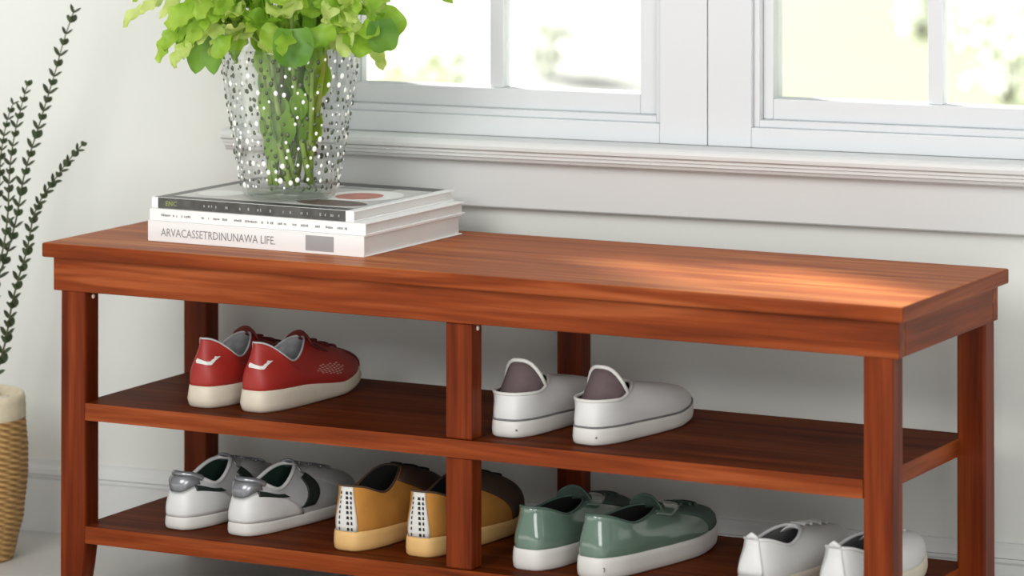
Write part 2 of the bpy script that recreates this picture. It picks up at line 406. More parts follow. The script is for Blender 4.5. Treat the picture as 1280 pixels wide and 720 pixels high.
# ------------------------------------------------------------------ books and vase
def book(name, label, x0, y0, rot, w, d, h, z, cover, spine_h=None, group='books stacked under the vase'):
    t = thing(name, label, 'book', b2w(x0, y0, z), -DEL+rot, group)
    bm = bmesh.new(); c = .0016
    add_box(bm, 0, w, 0, d, 0, c, .0004); add_box(bm, 0, w, 0, d, h-c, h, .0004); add_box(bm, 0, w, 0, c, c, h-c)
    obj('cover', bm, cover, t)
    bm = bmesh.new(); add_box(bm, .003, w-.003, c, d-.004, c, h-c)
    obj('page_block', bm, M['page'], t)
    return t
def spine_text(t, s, size, x, z, width, m, bold=0.0):
    bm = text_bm(s, size, width, bold)
    for v in bm.verts: v.co = Vector((x+v.co.x, -.0004, z+v.co.y))
    return obj('spine_lettering', bm, m, t)
ZB = H+.0002
b1 = book('book', 'thick white book at the bottom of the stack, grey square on its spine', .111, .0765, -.022, .321, .246, .0262, ZB, M['paper'])
spine_text(b1, 'ARVACASSETRDINUNAWA LIFE.', .0145, .020, .0075, .172, M['ink2'], .0)
bm = bmesh.new(); add_box(bm, .2365, .2775, -.0005, 0, .0035, .0225); obj('spine_square', bm, M['greybox'], b1)
z2 = ZB+.0264
b2 = book('book', 'thin white book in the middle of the stack, small grey lettering', .1120, .0790, -.022, .321, .250, .0150, z2, M['paper'])
Rk = random.Random(5)
def dashes(name, t, x0, x1, z, hgt, y, m, fill):
    bm = bmesh.new(); x = x0
    while x < x1:
        w_ = Rk.uniform(.0008, .0022)
        if Rk.random() < fill: add_box(bm, x, x+w_, y, 0, z+Rk.uniform(0, hgt*.2), z+hgt*Rk.uniform(.75, 1))
        x += w_+.0007+(Rk.random() < .12)*.006
    obj(name, bm, m, t)
dashes('spine_lettering', b2, .018, .300, .0055, .0034, -.0004, M['ink2'], .75)
z3 = z2+.0152
b3 = book('book', 'charcoal-spined picture book on top of the stack, under the vase', .1125, .0830, -.026, .3020, .2500, .0138, z3, M['paper'])
bm = bmesh.new(); add_box(bm, .010, .290, -.0006, 0, .0004, .0136); obj('spine_band', bm, M['darkcov'], b3)
bm = text_bm('ENC', .0085, .017)
for v in bm.verts: v.co = Vector((.022+v.co.x, -.0010, .004+v.co.y))
obj('spine_lettering', bm, M['lime'], b3)
dashes('spine_lettering', b3, .075, .285, .0048, .0040, -.0009, M['greybox'], .22)
def flat(bm, pts, z, mi=0):
    bm.faces.new([bm.verts.new((x, y, z)) for x, y in pts]).material_index = mi
bm = bmesh.new(); zz = .0138
flat(bm, ((.004, .003), (.290, .003), (.290, .248), (.004, .248)), zz+.0002, 0)
flat(bm, ((.022, .020), (.290, .020), (.290, .215), (.022, .215)), zz+.0004, 1)
ell = lambda cx, cy_, a, b_: [(cx+a*math.cos(2*PI*k/24), cy_+b_*math.sin(2*PI*k/24)) for k in range(24)]
flat(bm, ell(.235, .135, .05, .055), zz+.0006, 4); flat(bm, ell(.232, .128, .03, .034), zz+.0008, 2); flat(bm, ell(.236, .055, .05, .026), zz+.0006, 3)
flat(bm, ell(.06, .07, .03, .03), zz+.0006, 4); flat(bm, ((.16, .19), (.24, .19), (.24, .214), (.16, .214)), zz+.0006, 5)
obj('cover_picture', bm, [M['blackcov'], M['photo'], M['pink'], M['brownp'], M['paper'], M['greybox']], b3)
ZV = z3+.0138+.0012
VX, VY = .2700, .1620
vase = thing('glass_vase', 'clear tapered glass vase with beaded dots standing on the books', 'vase', b2w(VX, VY, ZV), -DEL)
R0, R1, VH = .0590, .0905, .190
rad = lambda z: R0 + (R1-R0)*(z/VH)**.9
bm = bmesh.new()
prof = [(.020, .0008), (R0-.006, 0), (R0-.001, .002), (R0+.0005, .008)] + [(rad(z), z) for z in (.02, .05, .08, .11, .14, .17, .186)] + [(R1, VH), (R1-.0015, VH+.001), (R1-.003, VH)] + \
       [(rad(z)-.004, z) for z in (.17, .13, .09, .05, .025)] + [(R0-.007, .014), (.02, .012)]
add_lathe(bm, prof, 64, True, True, 0)
nb_ = len(bm.verts)
Rn = random.Random(4)
for row in range(17):
    z = .016 + row*.0102
    n = 40
    for k in range(n):
        if Rn.random() < .12: continue
        a = 2*PI*(k+(row % 2)*.5)/n + Rn.uniform(-.045, .045)
        zz = z + Rn.uniform(-.0022, .0022)
        r = rad(zz)+.0002; s = Rn.uniform(.0016, .0029)*(1.2 if Rn.random() < .35 else .82)
        n_ = Vector((math.cos(a), math.sin(a), -.12)).normalized(); u = Vector((-math.sin(a), math.cos(a), 0)); w = n_.cross(u)
        c = Vector((r*math.cos(a), r*math.sin(a), zz))
        mi = 1 if Rn.random() < .52 else 2
        ring = [bm.verts.new(c + u*s*math.cos(2*PI*q/7) + w*s*1.25*math.sin(2*PI*q/7)) for q in range(7)]
        ring2 = [bm.verts.new(c + n_*s*.55 + u*s*.6*math.cos(2*PI*q/7) + w*s*.75*math.sin(2*PI*q/7)) for q in range(7)]
        for q in range(7):
            f = bm.faces.new((ring[q], ring[(q+1) % 7], ring2[(q+1) % 7], ring2[q])); f.material_index = mi
        bm.faces.new(ring2).material_index = mi
obj_base = bmesh.new()
add_lathe(obj_base, [(.006, .0022), (R0-.0075, .0022), (R0-.0055, .004), (R0-.005, .0095), (R0-.0085, .0115), (.006, .0108)], 48, True, True)
obj('vase_base', obj_base, M['glassbase'], vase, True)
obj('vase_body', bm, [M['glass'], M['dotdark'], M['dotlight']], vase, True)
# ------------------------------------------------------------------ bouquet
bq = thing('leafy_bouquet', 'bunch of bright lime-green leafy cuttings overflowing the glass vase', 'bouquet', b2w(VX, VY, ZV+.016), -YAW*0 - DEL)
Rb = random.Random(21)
# local axes of the bouquet: e1 across the view, e2 towards the wall
ang = YAW+DEL
E1 = Vector((math.cos(ang), math.sin(ang), 0)); E2 = Vector((-math.sin(ang), math.cos(ang), 0)); EZ = Vector((0, 0, 1))
def leaf_blade(bm, base, d, n, length, width, shape='oval', curl=.3, cup=.2, rows=7, wavy=0, mi=0):
    d = d.normalized(); n = (n - d*n.dot(d)); n = n.normalized() if n.length > 1e-5 else d.orthogonal().normalized()
    s = d.cross(n); G = []
    ph = Rb.uniform(0, 6)
    p = Vector(base); cd = d.copy(); cn = n.copy()
    for j in range(rows+1):
        t = j/rows
        if shape == 'oval': w = math.sin(PI*min(1, t*.97+.03))**.7*width
        elif shape == 'lobed': w = (math.sin(PI*(t*.96+.04))**.6)*width*(.78+.22*math.cos(t*4*PI+.6))
        elif shape == 'lance': w = math.sin(PI*(t*.97+.03)**.8)*width
        else: w = width*(.35+.65*math.sin(PI*min(1, t*.9+.1))**.5)
        row = []
        for i in range(-2, 3):
            u = i/2
            z = cup*abs(u)**1.6*w + wavy*math.sin(t*9+u*3+ph)*abs(u)*width
            row.append(p + s*(u*w) + cn*z)
        G.append(row)
        rot = Matrix.Rotation(-curl/rows, 3, s)
        cd = rot @ cd; cn = rot @ cn
        p = p + cd*(length/rows)
    add_grid(bm, G, mi=mi)
    return p
def P(u, v, dep=0.0):           # place near the vase, given across/height in photo millimetres
    return E1*u + E2*dep + EZ*v
TOPZ = VH-.016
# stems
heads = []
for k in range(13):
    a = 2*PI*k/13*2.4; r0 = .020+.030*Rb.random(); r1 = .02+.055*Rb.random()
    b0 = Vector((r0*math.cos(a+1.1), r0*math.sin(a+1.1), 0)); b1_ = Vector((r1*.8*math.cos(a), r1*.8*math.sin(a), .10)); b2_ = Vector((r1*math.cos(a), r1*math.sin(a), .205+.05*Rb.random()))
    pts = []
    for i in range(9):
        t = i/8; pts.append(b0*(1-t)**2 + b1_*2*t*(1-t) + b2_*t*t)
    bm = bmesh.new(); add_tube(bm, pts, [.0042-.0014*i/8 for i in range(9)], 8)
    # slim leaves kept along the part inside the glass
    for q in range(14):
        t = Rb.uniform(.22, 1.0); i = int(t*8); c = pts[i]
        aa = Rb.uniform(0, 2*PI)
        leaf_blade(bm, c, Vector((math.cos(aa)*.5, math.sin(aa)*.5, .9)), Vector((math.cos(aa), math.sin(aa), .1)), Rb.uniform(.03, .055), Rb.uniform(.007, .013), 'oval', .5, .2, 5, mi=1)
    obj('stem', bm, [M['stem'], M['leafB']], bq, True)
    heads.append(b2_)
# sprays: compound lobed leaves arching out and drooping
def spray(p0, p1, p2, n, ll, lw, m, droop=1.0, shape='lobed', side=1.0):
    bm = bmesh.new(); pts = []
    for i in range(13):
        t = i/12; pts.append(p0*(1-t)**2 + p1*2*t*(1-t) + p2*t*t)
    add_tube(bm, pts, [.0022-.0012*i/12 for i in range(13)], 6)
    for k in range(n):
        t = .22+.78*k/(n-1); i = min(11, int(t*12)); c = pts[i].lerp(pts[i+1], t*12-i) if i < 12 else pts[12]
        tan = (pts[i+1]-pts[i]).normalized()
        sd = tan.cross(EZ); sd = sd.normalized() if sd.length > .05 else E2.copy()
        sg = 1 if k % 2 else -1
        d = tan*.75 + sd*sg*.75*side + EZ*(-.55*droop + Rb.uniform(-.25, .35)) + E1*Rb.uniform(-.25, .25)
        if k == n-1: d = tan*1.0 - EZ*.4*droop
        nn = EZ*.6 - E2*.8 + E1*Rb.uniform(-.5, .5)
        leaf_blade(bm, c, d, nn, ll*Rb.uniform(.75, 1.2)*(1.1-.35*t), lw*Rb.uniform(.8, 1.2), shape, Rb.uniform(.2, .8), .25, 8, wavy=.25)
    return obj('foliage_spray', bm, m, bq, True)
def S(u0, v0, u1, v1, u2, v2, n, ll, lw, m, droop=1.0, dep=(0, 0, 0), shape='lobed', side=1.0):
    spray(P(u0, TOPZ+v0, dep[0]), P(u1, TOPZ+v1, dep[1]), P(u2, TOPZ+v2, dep[2]), n, ll, lw, M[m], droop, shape, side)
# (across, above rim) in metres
S(-.03, 0, -.08, .11, -.185, .055, 10, .050, .011, 'leafD', .9, (0, -.01, -.03))
S(-.03, 0, -.09, .09, -.150, .020, 10, .050, .012, 'leafA', 1.2, (-.02, -.04, -.05))
S(-.02, 0, -.06, .09, -.105, .045, 9, .060, .015, 'leafA', 1.3, (-.03, -.06, -.07))
S(-.02, 0, -.08, .13, -.165, .095, 10, .055, .013, 'leafB', .8, (.02, .02, .02))
S(.00, 0, -.05, .12, -.095, .10, 9, .055, .016, 'leafA', 1.0, (0, -.03, -.05))
S(.00, 0, -.02, .12, -.045, .115, 9, .055, .017, 'leafD', 1.0, (0, -.03, -.06))
S(.02, 0, .07, .12, .165, .085, 10, .050, .011, 'leafB', 1.0, (0, 0, 0))
S(.02, 0, .09, .13, .190, .075, 11, .042, .008, 'leafB', 1.3, (0, .02, .02), 'lance')
S(.03, 0, .06, .10, .105, .085, 9, .050, .015, 'leafA', 1.0, (-.02, -.04, -.05))
S(.01, 0, .04, .12, .060, .125, 9, .055, .016, 'leafD', .9, (0, -.02, -.04))
S(.03, .0, .08, .05, .112, -.015, 7, .036, .009, 'leafD', 1.3, (0, .03, .04), 'lance')
S(-.01, 0, .0, .13, .015, .15, 9, .05, .016, 'leafA', .8, (.02, .0, -.02))
S(-.03, 0, -.06, .15, -.13, .15, 9, .05, .014, 'leafB', .8, (.03, .03, .02))
S(.02, 0, .07, .15, .13, .14, 9, .05, .014, 'leafA', .8, (.03, .04, .04))
S(-.04, 0, -.10, .12, -.178, .085, 11, .050, .012, 'leafB', 1.0, (.01, -.02, -.02))
S(-.03, 0, -.09, .07, -.135, .005, 10, .048, .012, 'leafD', 1.2, (-.02, -.05, -.06))
S(-.03, 0, -.07, .10, -.125, .060, 10, .055, .015, 'leafA', 1.2, (-.02, -.06, -.08))
S(-.03, 0, -.11, .15, -.200, .125, 11, .050, .012, 'leafA', .9, (.01, .0, .0))
S(.03, 0, .10, .15, .175, .11, 11, .045, .010, 'leafA', 1.1, (.0, .02, .02))
# dark drooping leaves at the left and single round leaf at the right
def broad(u, v, dep, d, n, l, w, m, shape='round', curl=.6, cup=.3, wavy=.12):
    bm = bmesh.new(); leaf_blade(bm, P(u, TOPZ+v, dep), d, n, l, w, shape, curl, cup, 12, wavy)
    return obj('leaf', bm, M[m], bq, True)
broad(-.108, .030, -.05, EZ*-1+E1*-.12, -E2+E1*.2, .062, .016, 'leafC', 'oval', .3)
broad(-.092, .034, -.05, EZ*-1+E1*-.05, -E2-E1*.3, .066, .015, 'leafC', 'oval', .2)
broad(-.122, .040, -.04, EZ*-1+E1*-.3, -E2, .050, .012, 'leafB', 'oval', .3)
broad(.118, .040, -.07, EZ*-1+E1*.15, -E2+EZ*.2, .042, .020, 'leafC', 'round', .4, .2)
broad(.115, .046, -.06, EZ*-.6+E1*.7, -E2+EZ*.5, .040, .022, 'leafB', 'round', .5, .2)
broad(.010, .030, -.085, EZ*-1-E2*.35, -E2+EZ*.2, .048, .026, 'leafC', 'round', .3, .3)
# frilly rounded leaves massed over the rim
for k in range(72):
    u = Rb.uniform(-.10, .115); v = Rb.uniform(.015, .105); dp = -.085+.13*Rb.random()*(1 if k % 3 == 0 else .35)
    d = E1*(u*6+Rb.uniform(-.6, .6)) + EZ*Rb.uniform(-.9, .5) - E2*Rb.uniform(.1, .9)
    n = EZ*Rb.uniform(.3, 1) - E2*Rb.uniform(.2, 1) + E1*Rb.uniform(-.6, .6)
    broad(u, v, dp, d, n, Rb.uniform(.028, .046), Rb.uniform(.012, .020), Rb.choice(['leafA', 'leafA', 'leafB', 'leafD', 'leafD']), Rb.choice(['round', 'lobed', 'lobed']), Rb.uniform(.3, 1.3), .35, .30)
# ------------------------------------------------------------------ potted plant at the left
pot_c = Vector((-.2131, .1848, 0))
pp = thing('potted_plant', 'tall thin-stemmed plant in a woven tan basket pot left of the bench', 'plant', pot_c)
bm = bmesh.new()
ctrl_z = [0, .02, .06, .115, .15, .18, .197]; ctrl_r = [.054, .059, .068, .0735, .0735, .0710, .0690]
prof = []
nr_ = 26
for k in range(nr_):
    for q in range(6):
        z = (k+q/6)/nr_*.192
        prof.append((interp(z, ctrl_z, ctrl_r) + .0016*abs(math.sin(PI*q/6)) , z))
add_lathe(bm, prof, 64, True, False)
obj('pot_body', bm, M['rope'], pp, True)
bm = bmesh.new()
rp = [(.0705, .188), (.0722, .192), (.0715, .198), (.0720, .203), (.0708, .209), (.0712, .214), (.0690, .2205), (.0655, .222), (.0620, .219), (.0605, .205), (.0605, .188)]
add_lathe(bm, rp, 64, False, False)
obj('pot_rim', bm, M['rim'], pp, True)
bm = bmesh.new(); Rp = random.Random(8)
V = add_lathe(bm, [(.0604, .205), (.04, .207), (.01, .209)], 32, False, True)
for k in range(170):
    a = Rp.uniform(0, 2*PI); r = .057*math.sqrt(Rp.random()); s = Rp.uniform(.003, .0055)
    mt = Matrix.Translation((r*math.cos(a), r*math.sin(a), .209+Rp.uniform(0, .004))) @ Matrix.Rotation(Rp.uniform(0, 3), 4, 'Z') @ Matrix.Diagonal((s, s*.75, s*.6, 1))
    bmesh.ops.create_icosphere(bm, subdivisions=1, radius=1, matrix=mt)
g = obj('gravel', bm, M['pebble'], pp, True); g['kind'] = 'stuff'
def pl(u, v, dep=0.0):          # point near the pot from photo coordinates
    d = CF + CR*((u-640)/F) + Vector((0, 0, 1))*((CY-v)/F)
    pc = pot_c + Vector((0, 0, .4))
    t = (pc-CAM).dot(CF)+dep
    return CAM + d*t - pot_c
def stemplant(pts, dep, gap, size, thin=.35, leafw=1.0):
    raw = [pl(u, v, dep*max(0, min(1, (470-v)/250))) for u, v in pts]
    # resample
    dense = []
    for i in range(len(raw)-1):
        a = raw[max(0, i-1)]; b = raw[i]; c = raw[i+1]; d = raw[min(len(raw)-1, i+2)]
        for q in range(6):
            t = q/6
            dense.append(.5*((2*b)+(c-a)*t+(2*a-5*b+4*c-d)*t*t+(3*b-a-3*c+d)*t**3))
    dense.append(raw[-1]); n = len(dense)
    bm = bmesh.new(); add_tube(bm, dense, [.0016-.0009*i/n for i in range(n)], 6)
    st = obj('stem', bm, M['plantstem'], pp, True)
    bm = bmesh.new(); acc = 0; k = 0
    total = sum((dense[i+1]-dense[i]).length for i in range(n-1)); run = 0
    for i in range(n-1):
        sl = (dense[i+1]-dense[i]).length; acc += sl; run += sl
        g_ = gap*(1-.45*run/total)
        if acc < g_ or run < .03: continue
        acc = 0; k += 1
        tan = (dense[i+1]-dense[i]).normalized()
        sz = size*(1-thin*run/total)*Rp.uniform(.85, 1.15)
        ax = CR if k % 2 else (CR*.45+CF*.9)
        for sg in (1, -1):
            sd = (ax - tan*ax.dot(tan)).normalized()*sg
            d = tan*.75 + sd*Rp.uniform(.75, 1.1)
            sz *= 1.0
            nn = tan - sd*.6 + Vector((0, 0, .2)) - CF*.5
            leaf_blade(bm, dense[i], d, nn, sz, sz*.36*leafw, 'oval', -.3, .15, 4)
        if k % 2 == 0:
            leaf_blade(bm, dense[i], tan*.7 - CF*.7, tan+CF*.5, sz*.8, sz*.28*leafw, 'oval', -.3, .15, 4)
    obj('leaves', bm, M['plantleaf'], st)
stemplant([(-28, 486), (-22, 420), (-8, 362), (6, 325), (15, 295), (22, 265), (29, 225), (38, 191), (49, 156), (59, 123), (69, 90), (80, 50), (93, 12)], .02, .0165, .0185, .25)
stemplant([(-20, 488), (-6, 468), (3, 442), (9, 415), (15, 380), (24, 345), (33, 315), (38, 290), (42, 270), (52, 248), (66, 228), (80, 208), (92, 193), (103, 181)], -.03, .0120, .0190, .4)
stemplant([(-32, 486), (-26, 420), (-10, 360), (4, 310), (10, 265), (11, 230), (14, 195), (20, 160), (28, 128), (36, 101)], .0, .0125, .0185, .35)
stemplant([(-45, 486), (-40, 420), (-24, 350), (-10, 290), (-2, 240), (0, 205), (3, 180), (9, 150), (17, 128)], .03, .0150, .0165, .3)
# ------------------------------------------------------------------ shoes
class Shoe:
    def __init__(s, name, label, group, x, y, zshelf, phi, **k):
        d = dict(L=.245, W=.040, Wh=.034, bend=.004, hs=.024, ts=.018, spring=.010, zh=.088, zs=.070, zt=.088, y0=.02, y1=.50, wq=.026,
                 toe=.040, toew=.82, bulge=.004, flare=1.0, frontk=.5, vdrop=.012, qe=.85, vm=.45, hq=.95)
        d.update(k); s.__dict__.update(d)
        s.root = thing(name, label, 'shoe', b2w(x, y, zshelf+.0004), -DEL+phi, group)
    def half(s, v): return interp(v, [0, .12, .3, .5, .70, .86, 1], [s.Wh*.93, s.Wh, s.Wh*.98, s.W*.92, s.W, s.W*.95, s.W*s.toew])
    def outline(s, th, k=0.0):
        v = (1-math.cos(th))/2; e = .50 if v < .5 else .62
        sn = math.sin(th); sg = 1 if sn >= 0 else -1
        x = sg*abs(sn)**e*(s.half(v)+k)
        y = s.L*v + k*(-math.cos(th))
        return x + s.bend*math.sin(PI*v)*(1) - s.bend*v, y, v
    def zb(s, v): return s.spring*max(0, (v-.68)/.32)**2
    def ztop(s, v): return interp(v, [0, .3, .7, 1], [s.hs, s.hs*.96, s.ts, s.ts])+s.zb(v)
    def q(s, th, k=0.0, dz=0.0):
        v = (1-math.cos(th))/2; sn = math.sin(th); sg = 1 if sn >= 0 else -1
        wq = s.wq*interp(v, [0, .3, .7, 1], [s.hq, 1, .92, .8])
        x = sg*abs(sn)**s.qe*(wq+k)
        y = s.L*(s.y0+(s.y1-s.y0)*v) + k*(-math.cos(th))
        sm = lambda a: a*a*(3-2*a)
        vm = s.vm
        z = s.zs+(s.zh-s.zs)*(1-sm(v/vm)) if v < vm else s.zs+(s.zt-s.zs)*sm((v-vm)/(1-vm))
        return Vector((x + s.bend*.5*v, y, z+dz))
    def surf(s, th, t, off=0.0):
        if off:
            e = 1e-3
            a = s.surf(th+e, t)-s.surf(th-e, t); b = s.surf(th, min(1, t+e))-s.surf(th, max(0, t-e))
            n = a.cross(b); n.normalize()
            return s.surf(th, t) + n*off
        x, y, v = s.outline(th, -.0022); zt = s.ztop(v)-.002
        p0 = Vector((x, y, zt)); p3 = s.q(th)
        fr = max(0, min(1, (v-.30)/.55)); fr = fr*fr*(3-2*fr)
        hgt = p3.z-p0.z
        ox, oy, _ = s.outline(th, s.bulge-.0022)
        up = (1-fr)*hgt*.42 + fr*s.toe
        p1 = Vector((ox, oy, zt+up))
        hz = Vector((p0.x-p3.x, p0.y-p3.y, 0))
        p2 = p3 + hz*(s.frontk*fr) + Vector((0, 0, -(1-fr)*hgt*.33 - fr*s.vdrop))
        u = 1-t
        return p0*u**3 + p1*3*u*u*t + p2*3*u*t*t + p3*t**3
    def build_sole(s, m, name='sole', groove=False):
        n = 64; bm = bmesh.new(); ths = [2*PI*k/n for k in range(n)]
        rows = []
        for k, f in ((-.010, 0), (-.0025, .0), (-.0004, .10), (s.flare*.0004, .35), (0, .75), (-.0008, .94), (-.003, 1.0), (-.012, 1.0)):
            row = []
            for th in ths:
                x, y, v = s.outline(th, k); b = s.zb(v); row.append((x, y, b+(s.ztop(v)-b)*f))
            rows.append(row)
        V = add_grid(bm, rows, closed_u=True); bm.faces.new(V[0]); bm.faces.new(V[-1])
        return obj(name, bm, m, s.root, True)
    def build_upper(s, m, t0=0.0):
        n = 64; r = 16; bm = bmesh.new()
        rows = [[s.surf(2*PI*k/n, t0+(1-t0)*j/r) for k in range(n)] for j in range(r+1)]
        add_grid(bm, rows, closed_u=True)
        o = obj('upper', bm, m, s.root, True)
        md = o.modifiers.new('thick', 'SOLIDIFY'); md.thickness = .0022; md.offset = -1
        return o
    def build_lining(s, m):
        n = 48; bm = bmesh.new(); rows = []
        for j in range(9):
            t = j/8; row = []
            for k in range(n):
                th = 2*PI*k/n; a = s.q(th, -.0024, -.0006)
                x, y, v = s.outline(th, -.0085); b = Vector((x, y, s.ztop(v)+.0012))
                # hug the upper: fall steeply at the heel and the sides
                c = a.lerp(b, t); 
                hz = t*t*.35+t*.65; vt = 1-(1-t)**1.5
                row.append(Vector((a.x+(b.x-a.x)*hz, a.y+(b.y-a.y)*hz, a.z+(b.z-a.z)*vt)))
            rows.append(row)
        V = add_grid(bm, rows, closed_u=True); bm.faces.new(V[-1])
        return obj('lining', bm, m, s.root, True)
    def collar(s, m, r=.0017, name='collar_binding', a=0, b=2*PI):
        n = 56; bm = bmesh.new()
        full = b-a >= 2*PI-1e-6
        pts = [s.q(a+(b-a)*k/(n if full else n-1), -.0008, .0002) for k in range(n)]
        add_tube(bm, pts, r, 7, closed=full); return obj(name, bm, m, s.root, True)
    def patch(s, name, m, rows_fn, nu=24, nv=8, off=.0012, parent=None):
        """rows_fn(u,v) -> (theta, t)"""
        bm = bmesh.new()
        fo = off if callable(off) else (lambda u, v: off)
        G = [[s.surf(*rows_fn(i/nu, j/nv), off=fo(i/nu, j/nv)) for i in range(nu+1)] for j in range(nv+1)]
        add_grid(bm, G); o = obj(name, bm, m, parent or s.root, True)
        md = o.modifiers.new('thick', 'SOLIDIFY'); md.thickness = .0014; md.offset = -.8
        return o
    def local(s, th0, t0):
        e = 1e-3
        a = (s.surf(th0+e, t0)-s.surf(th0-e, t0)).length/(2*e); b = (s.surf(th0, t0+e)-s.surf(th0, t0-e)).length/(2*e)
        return lambda du, dv: (th0+du/a, t0+dv/b)
    def add_poly(s, bm, th0, t0, pts, off=.0010, mi=0):
        f = s.local(th0, t0)
        fc = bm.faces.new([bm.verts.new(s.surf(*f(x, y), off=off)) for x, y in pts]); fc.material_index = mi
        return fc
    def stripe(s, name, m, pts, r, off=.001, parent=None, flat=False):
        bm = bmesh.new(); add_tube(bm, [s.surf(th, t, off=off) for th, t in pts], r, 6); return obj(name, bm, m, parent or s.root, True)
    def tongue(s, m, w=.021, rise=.012, back=.006, t0=.55, name='tongue', thick=.003):
        bm = bmesh.new(); G = []
        base = [s.surf(PI, t0+(1-t0)*k/5) - Vector((0, 0, .003)) for k in range(6)]
        tip = base[-1]; dirv = (base[-1]-base[-3]).normalized()
        dirv = Vector((0, -back, rise))
        for k in range(1, 4): base.append(tip + dirv*(k/3))
        for k, c in enumerate(base):
            ww = w*(1 if k < len(base)-1 else .82); row = []
            for i in range(-4, 5):
                u = i/4; row.append(c + Vector((u*ww, 0, -.010*u*u)) + Vector((0, -.004*u*u if k > 5 else 0, 0)))
            G.append(row)
        add_grid(bm, G); o = obj(name, bm, m, s.root, True)
        md = o.modifiers.new('thick', 'SOLIDIFY'); md.thickness = thick; md.offset = 0
        md = o.modifiers.new('round', 'SUBSURF'); md.levels = 1; md.render_levels = 1
        return o
    def laces(s, m, n=4, t0=.55, t1=.95, w=.22, r=.0016, bow=False):
        for k in range(n):
            t = t0+(t1-t0)*k/max(1, n-1)
            bm = bmesh.new()
            add_tube(bm, [s.surf(PI+w*(q/6*2-1)*(1 if k % 2 else -1), t+.02*(q/6), off=.0022) for q in range(7)], r, 6)
            obj('lace', bm, m, s.root, True)
        if bow:
            c = s.surf(PI, t1, off=.004)
            for sg in (1, -1):
                bm = bmesh.new(); pts = []
                for q in range(11):
                    a = 2*PI*q/10*.9
                    pts.append(c + Vector((sg*(.010*(1-math.cos(a))), .003*math.sin(a)-.004*(1-math.cos(a)), -.0035*(1-math.cos(a))+.004*math.sin(a)+.002)))
                add_tube(bm, pts, r, 6); obj('lace_bow', bm, m, s.root, True)

S1Z, S2Z = S1, S2
# --- red pair, upper shelf left
def red_shoe(x, y, phi, label, side):
    s = Shoe('sneaker', label, 'red sneakers on the upper shelf', x, y, S1Z, phi, L=.243, W=.0365, Wh=.0340, hs=.028, ts=.017, spring=.012, zh=.0855, zs=.058, zt=.080, y0=.045, y1=.47, wq=.026, toe=.020, bulge=.005, flare=4, bend=.002, vdrop=.026, frontk=.50, qe=1.15, vm=.50, hq=.66)
    s.build_sole(M['cream']); s.build_upper(M['red']); s.build_lining(M['silverlin']); s.collar(M['pgrey'], .0014)
    s.tongue(M['darkred'], .020, .012, .004, .6)
    s.laces(M['darkred'], 4, .6, .96, .30, .0018)
    s.patch('eyestay', M['darkred'], lambda u, v: (PI-.42+.84*u, .70+.29*v), 16, 6, .0012)
    # white leaping-cat mark on the heel quarter
    for th0 in ((.30,) if side else (.30,)):
        bm = bmesh.new()
        cat = [(-.0125, .0026), (-.0135, -.0006), (-.0120, -.0036), (-.0085, -.0044), (-.0030, -.0056), (.0020, -.0056), (.0045, -.0030), (.0080, .0010), (.0140, .0072), (.0105, .0060), (.0080, .0062), (.0060, .0026), (.0035, .0012), (.0015, -.0010), (-.0030, -.0012), (-.0080, .0004)]
        s.add_poly(bm, th0, .52, [(a, b) for a, b in cat], .0012)
        bmesh.ops.triangulate(bm, faces=bm.faces)
        obj('cat_mark', bm, M['white_rub'], s.root)
    bm = bmesh.new()
    for i in range(-4, 5):
        for j in range(-3, 4):
            du, dv = i*.0072+(j % 2)*.0036, j*.0062
            if (du/.027)**2+(dv/.019)**2 > 1: continue
            s.add_poly(bm, 1.92, .46, [(du+  .0024*math.cos(2*PI*q/8), dv+.0019*math.sin(2*PI*q/8)) for q in range(8)], .0010)
    obj('perforations', bm, M['perf'], s.root)
    s.patch('toe_cap', M['darkred'], lambda u, v: (2.72+.84*u, .03+(.40+.12*math.sin(PI*u))*v), 18, 8, .0009)
red_shoe(.2025, .0500, -.02, 'red leather sneaker with cream sole on the upper shelf, left of its pair', False)
red_shoe(.2780, .0530, -.04, 'red leather sneaker with cream sole on the upper shelf, right of its pair', True)
# --- white slip-ons, upper shelf right
def slip_on(x, y, phi, label):
    s = Shoe('slip_on_shoe', label, 'white slip-on shoes on the upper shelf', x, y, S1Z, phi, L=.238, W=.0400, Wh=.0345, hs=.021, ts=.018, spring=.006, zh=.0520, zs=.052, zt=.0645, y0=.012, y1=.38, wq=.0305, toe=.023, bulge=.003, bend=.002, frontk=.5, vdrop=.014, vm=.4)
    s.build_sole(M['white_rub']); s.build_upper(M['white']); s.build_lining(M['plum'])
    s.collar(M['white_rub'], .0022)
    bm = bmesh.new(); n = 64
    pts = []
    for k in range(n):
        xx, yy, v = s.outline(2*PI*k/n, -.0012); pts.append((xx, yy, s.ztop(v)+.0004))
    add_tube(bm, pts, .0013, 6, closed=True); obj('foxing_stripe', bm, M['greylin'], s.root, True)
    # raised lining flap standing up inside the collar
    bm = bmesh.new(); G = []
    for j in range(7):
        t = j/6; row = []
        for i in range(-6, 7):
            u = i/6; a = .0280*u
            row.append(Vector((a, .014+.026*t+.017*abs(u)**2, .042+(.045*t)*(1-.70*abs(u)**3.0))))
        G.append(row)
    add_grid(bm, G); o = obj('heel_lining_flap', bm, M['plum'], s.root, True)
    md = o.modifiers.new('thick', 'SOLIDIFY'); md.thickness = .002
    bm = bmesh.new(); add_tube(bm, [p + Vector((0, 0, .0008)) for p in G[-1]], .0026, 7); obj('flap_edge', bm, M['white_rub'], s.root, True)
    bm = bmesh.new(); x_, y_, v_ = s.outline(.25, .0006)
    bmesh.ops.create_icosphere(bm, subdivisions=2, radius=.0013, matrix=Matrix.Translation((x_, y_, .010)))
    obj('sole_dot', bm, M['greylin'], s.root, True)
